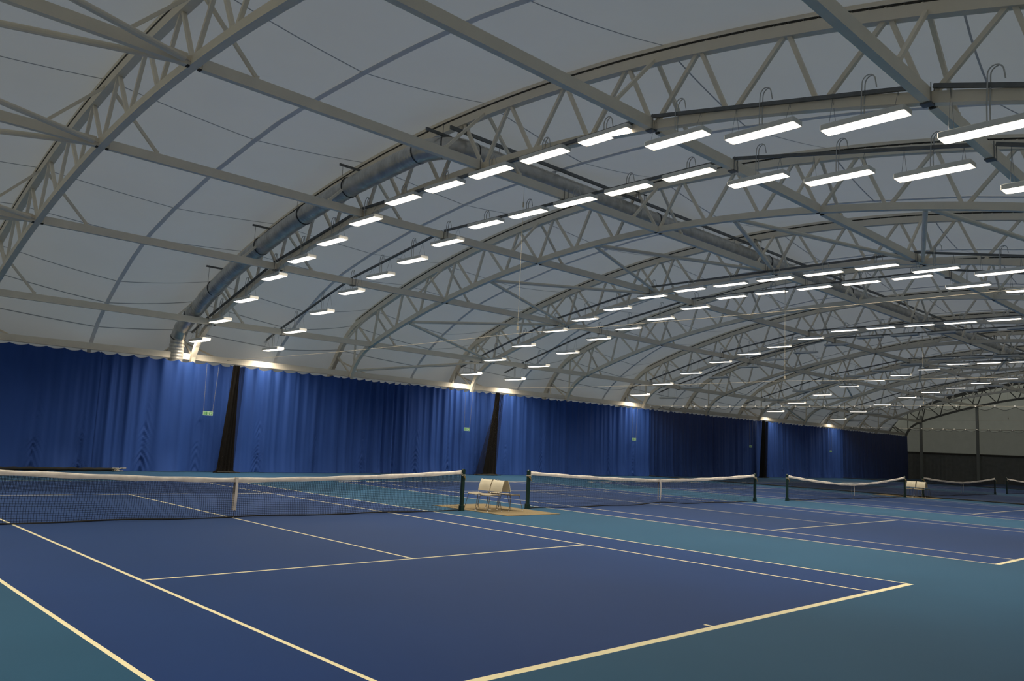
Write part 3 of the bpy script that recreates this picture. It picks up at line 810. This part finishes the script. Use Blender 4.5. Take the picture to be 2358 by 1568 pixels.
# ------------------------------------------------------------------ chairs on their mats
def chair():                                        # faces +x
    root = thing('stacking_chair', '', 'chair', (0, 0, 0))
    b = MB(); rows = []; hw = 0.225; hd = 0.215
    def seat_pt(u, v, dz):
        e = 1-0.10*abs(u)**4
        x = v*hd*e; y = u*hw*(1-0.08*max(0, v)**3)
        z = 0.455 - 0.022*(1-u*u)*(1-0.5*v*v) - 0.03*max(0, v-0.5)**2*2 + dz
        return (x, y, z)
    us = np.linspace(-1, 1, 13)
    b.grid([[seat_pt(u, v, 0) for u in us] for v in us]); b.grid([[seat_pt(u, v, -0.022) for u in us[::-1]] for v in us])
    for e in (-1, 1):
        b.grid([[seat_pt(u, e, 0) for u in us], [seat_pt(u, e, -0.022) for u in us]])
        b.grid([[seat_pt(e, v, 0) for v in us], [seat_pt(e, v, -0.022) for v in us]])
    b.build('seat', M['seatm'], root, smooth=True)
    b = MB()
    def back_pt(u, t, th):
        x = -0.235 - 0.075*t*t - 0.01*t + 0.03*u*u*(1-0.6*t); y = u*0.228*(1-0.03*t)
        z = 0.515 + 0.315*t + 0.012*math.sin(t*PI)*0 - 0.015*(1-u*u)*(1 if t > 0.9 else 0)
        return (x-th, y, z)
    ts = np.linspace(0, 1, 9)
    b.grid([[back_pt(u, t, 0) for u in us] for t in ts]); b.grid([[back_pt(u, t, 0.014) for u in us[::-1]] for t in ts])
    for e in (0, 1): b.grid([[back_pt(u, e, 0) for u in us], [back_pt(u, e, 0.014) for u in us]])
    for e in (-1, 1): b.grid([[back_pt(e, t, 0) for t in ts], [back_pt(e, t, 0.014) for t in ts]])
    b.build('backrest', M['shell'], root, smooth=True)
    for sy in (-1, 1):
        b = MB(); b.tube([(0.17, sy*0.19, 0.43), (0.275, sy*0.23, 0.012)], 0.0075, 8); o = b.build('leg', M['rod'], root)
        b = MB(); b.tube([(0.275, sy*0.23, 0.0), (0.275, sy*0.23, 0.022)], 0.014, 8); b.build('glide', M['foot'], o)
        b = MB(); b.tube([(-0.16, sy*0.19, 0.43), (-0.245, sy*0.225, 0.012)], 0.0075, 8); o = b.build('leg', M['rod'], root)
        b = MB(); b.tube([(-0.245, sy*0.225, 0.0), (-0.245, sy*0.225, 0.022)], 0.014, 8); b.build('glide', M['foot'], o)
        b = MB(); b.tube([(-0.16, sy*0.19, 0.43), (-0.222, sy*0.20, 0.49), (-0.228, sy*0.205, 0.58)], 0.007, 8); b.build('back_support', M['rod'], root)
    b = MB(); fr = [(0.17, -0.19, 0.428), (0.17, 0.19, 0.428), (-0.16, 0.19, 0.428), (-0.16, -0.19, 0.428), (0.17, -0.19, 0.428)]
    b.tube(fr, 0.0075, 8); b.build('seat_frame', M['rod'], root)
    return root
ch0 = None
spots = [(7.08, 0.13, PI, 'white-backed chair facing the nearest court, farther of the pair by the near net posts'),
         (7.08, -0.365, PI, 'white-backed chair facing the nearest court, closer of the pair by the near net posts'),
         (7.84, 0.13, 0, 'white-backed chair facing the second court, half hidden behind its neighbour by the near posts'),
         (7.84, -0.365, 0, 'white-backed chair facing the second court, rightmost beside the near net posts'),
         (38.06, 0.11, PI, 'distant white-backed chair facing the camera side, left of the far pair'),
         (38.06, -0.40, PI, 'distant white-backed chair facing the camera side, right of the far pair'),
         (38.82, 0.11, 0, 'distant chair mostly hidden behind the left white back of the far pair'),
         (38.82, -0.40, 0, 'distant chair turned away behind the right white back of the far pair')]
for x, y, rz, lab in spots:
    g = 'chairs on the near tan mat' if x < 20 else 'chairs on the far tan mat'
    if ch0 is None: ch0 = chair(); ch0.location = (x, y, 0.012); ch0.rotation_euler = (0, 0, rz); ch0['label'] = lab; ch0['group'] = g
    else: dup(ch0, (x, y, 0.012), lab, g, rz)
b = MB(); b.box((-1.0, -1.57, 0.001), (1.0, 1.57, 0.012))
m0 = tag(b.build('floor_mat', M['mat'], loc=(7.65, 0.03, 0)), 'tan rectangular mat under the near white chairs', 'mat', 'mats under the chairs')
dup(m0, (38.4, 0.25, 0), 'tan rectangular mat under the far white chairs')

# ------------------------------------------------------------------ light, camera
w = bpy.data.worlds.new('World'); sc.world = w; w.use_nodes = True
bg = w.node_tree.nodes['Background']
bg.inputs[1].default_value = 0.74
wn = w.node_tree; wt = wn.nodes.new('ShaderNodeTexCoord'); ws = wn.nodes.new('ShaderNodeSeparateXYZ'); wr = wn.nodes.new('ShaderNodeValToRGB')
wn.links.new(wt.outputs['Generated'], ws.inputs[0]); wn.links.new(ws.outputs['Z'], wr.inputs[0]); wn.links.new(wr.outputs[0], bg.inputs[0])
wr.color_ramp.elements[0].position = 0.0; wr.color_ramp.elements[0].color = (0.30, 0.33, 0.35, 1)      # dull overcast sky, brighter overhead
wr.color_ramp.elements[1].position = 0.95; wr.color_ramp.elements[1].color = (0.87, 0.885, 0.865, 1)

yaw, pitch, roll = 0.75856, 0.12664, 0.04738
loc = Vector((-7.89204, -16.74363, 1.86759))
f = Vector((math.sin(yaw)*math.cos(pitch), math.cos(yaw)*math.cos(pitch), math.sin(pitch)))
r = Vector((math.cos(yaw), -math.sin(yaw), 0)); u = r.cross(f)
r2 = r*math.cos(roll) + u*math.sin(roll); u2 = -r*math.sin(roll) + u*math.cos(roll)
cam = bpy.data.cameras.new('camera'); co = bpy.data.objects.new('camera', cam); C.objects.link(co)
co.matrix_world = Matrix(((r2.x, u2.x, -f.x, loc.x), (r2.y, u2.y, -f.y, loc.y), (r2.z, u2.z, -f.z, loc.z), (0, 0, 0, 1)))
cam.sensor_width = 36; cam.lens = 1850.96/2358*36; cam.clip_end = 300; cam.clip_start = 0.05
sc.camera = co
sc.view_settings.view_transform = 'Standard'
sc.view_settings.look = 'None'
sc.view_settings.exposure = 0.0
sc.cycles.use_light_tree = True
sc.cycles.max_bounces = 8
sc.cycles.diffuse_bounces = 5
sc.cycles.transparent_max_bounces = 24
sc.cycles.sample_clamp_indirect = 4.0
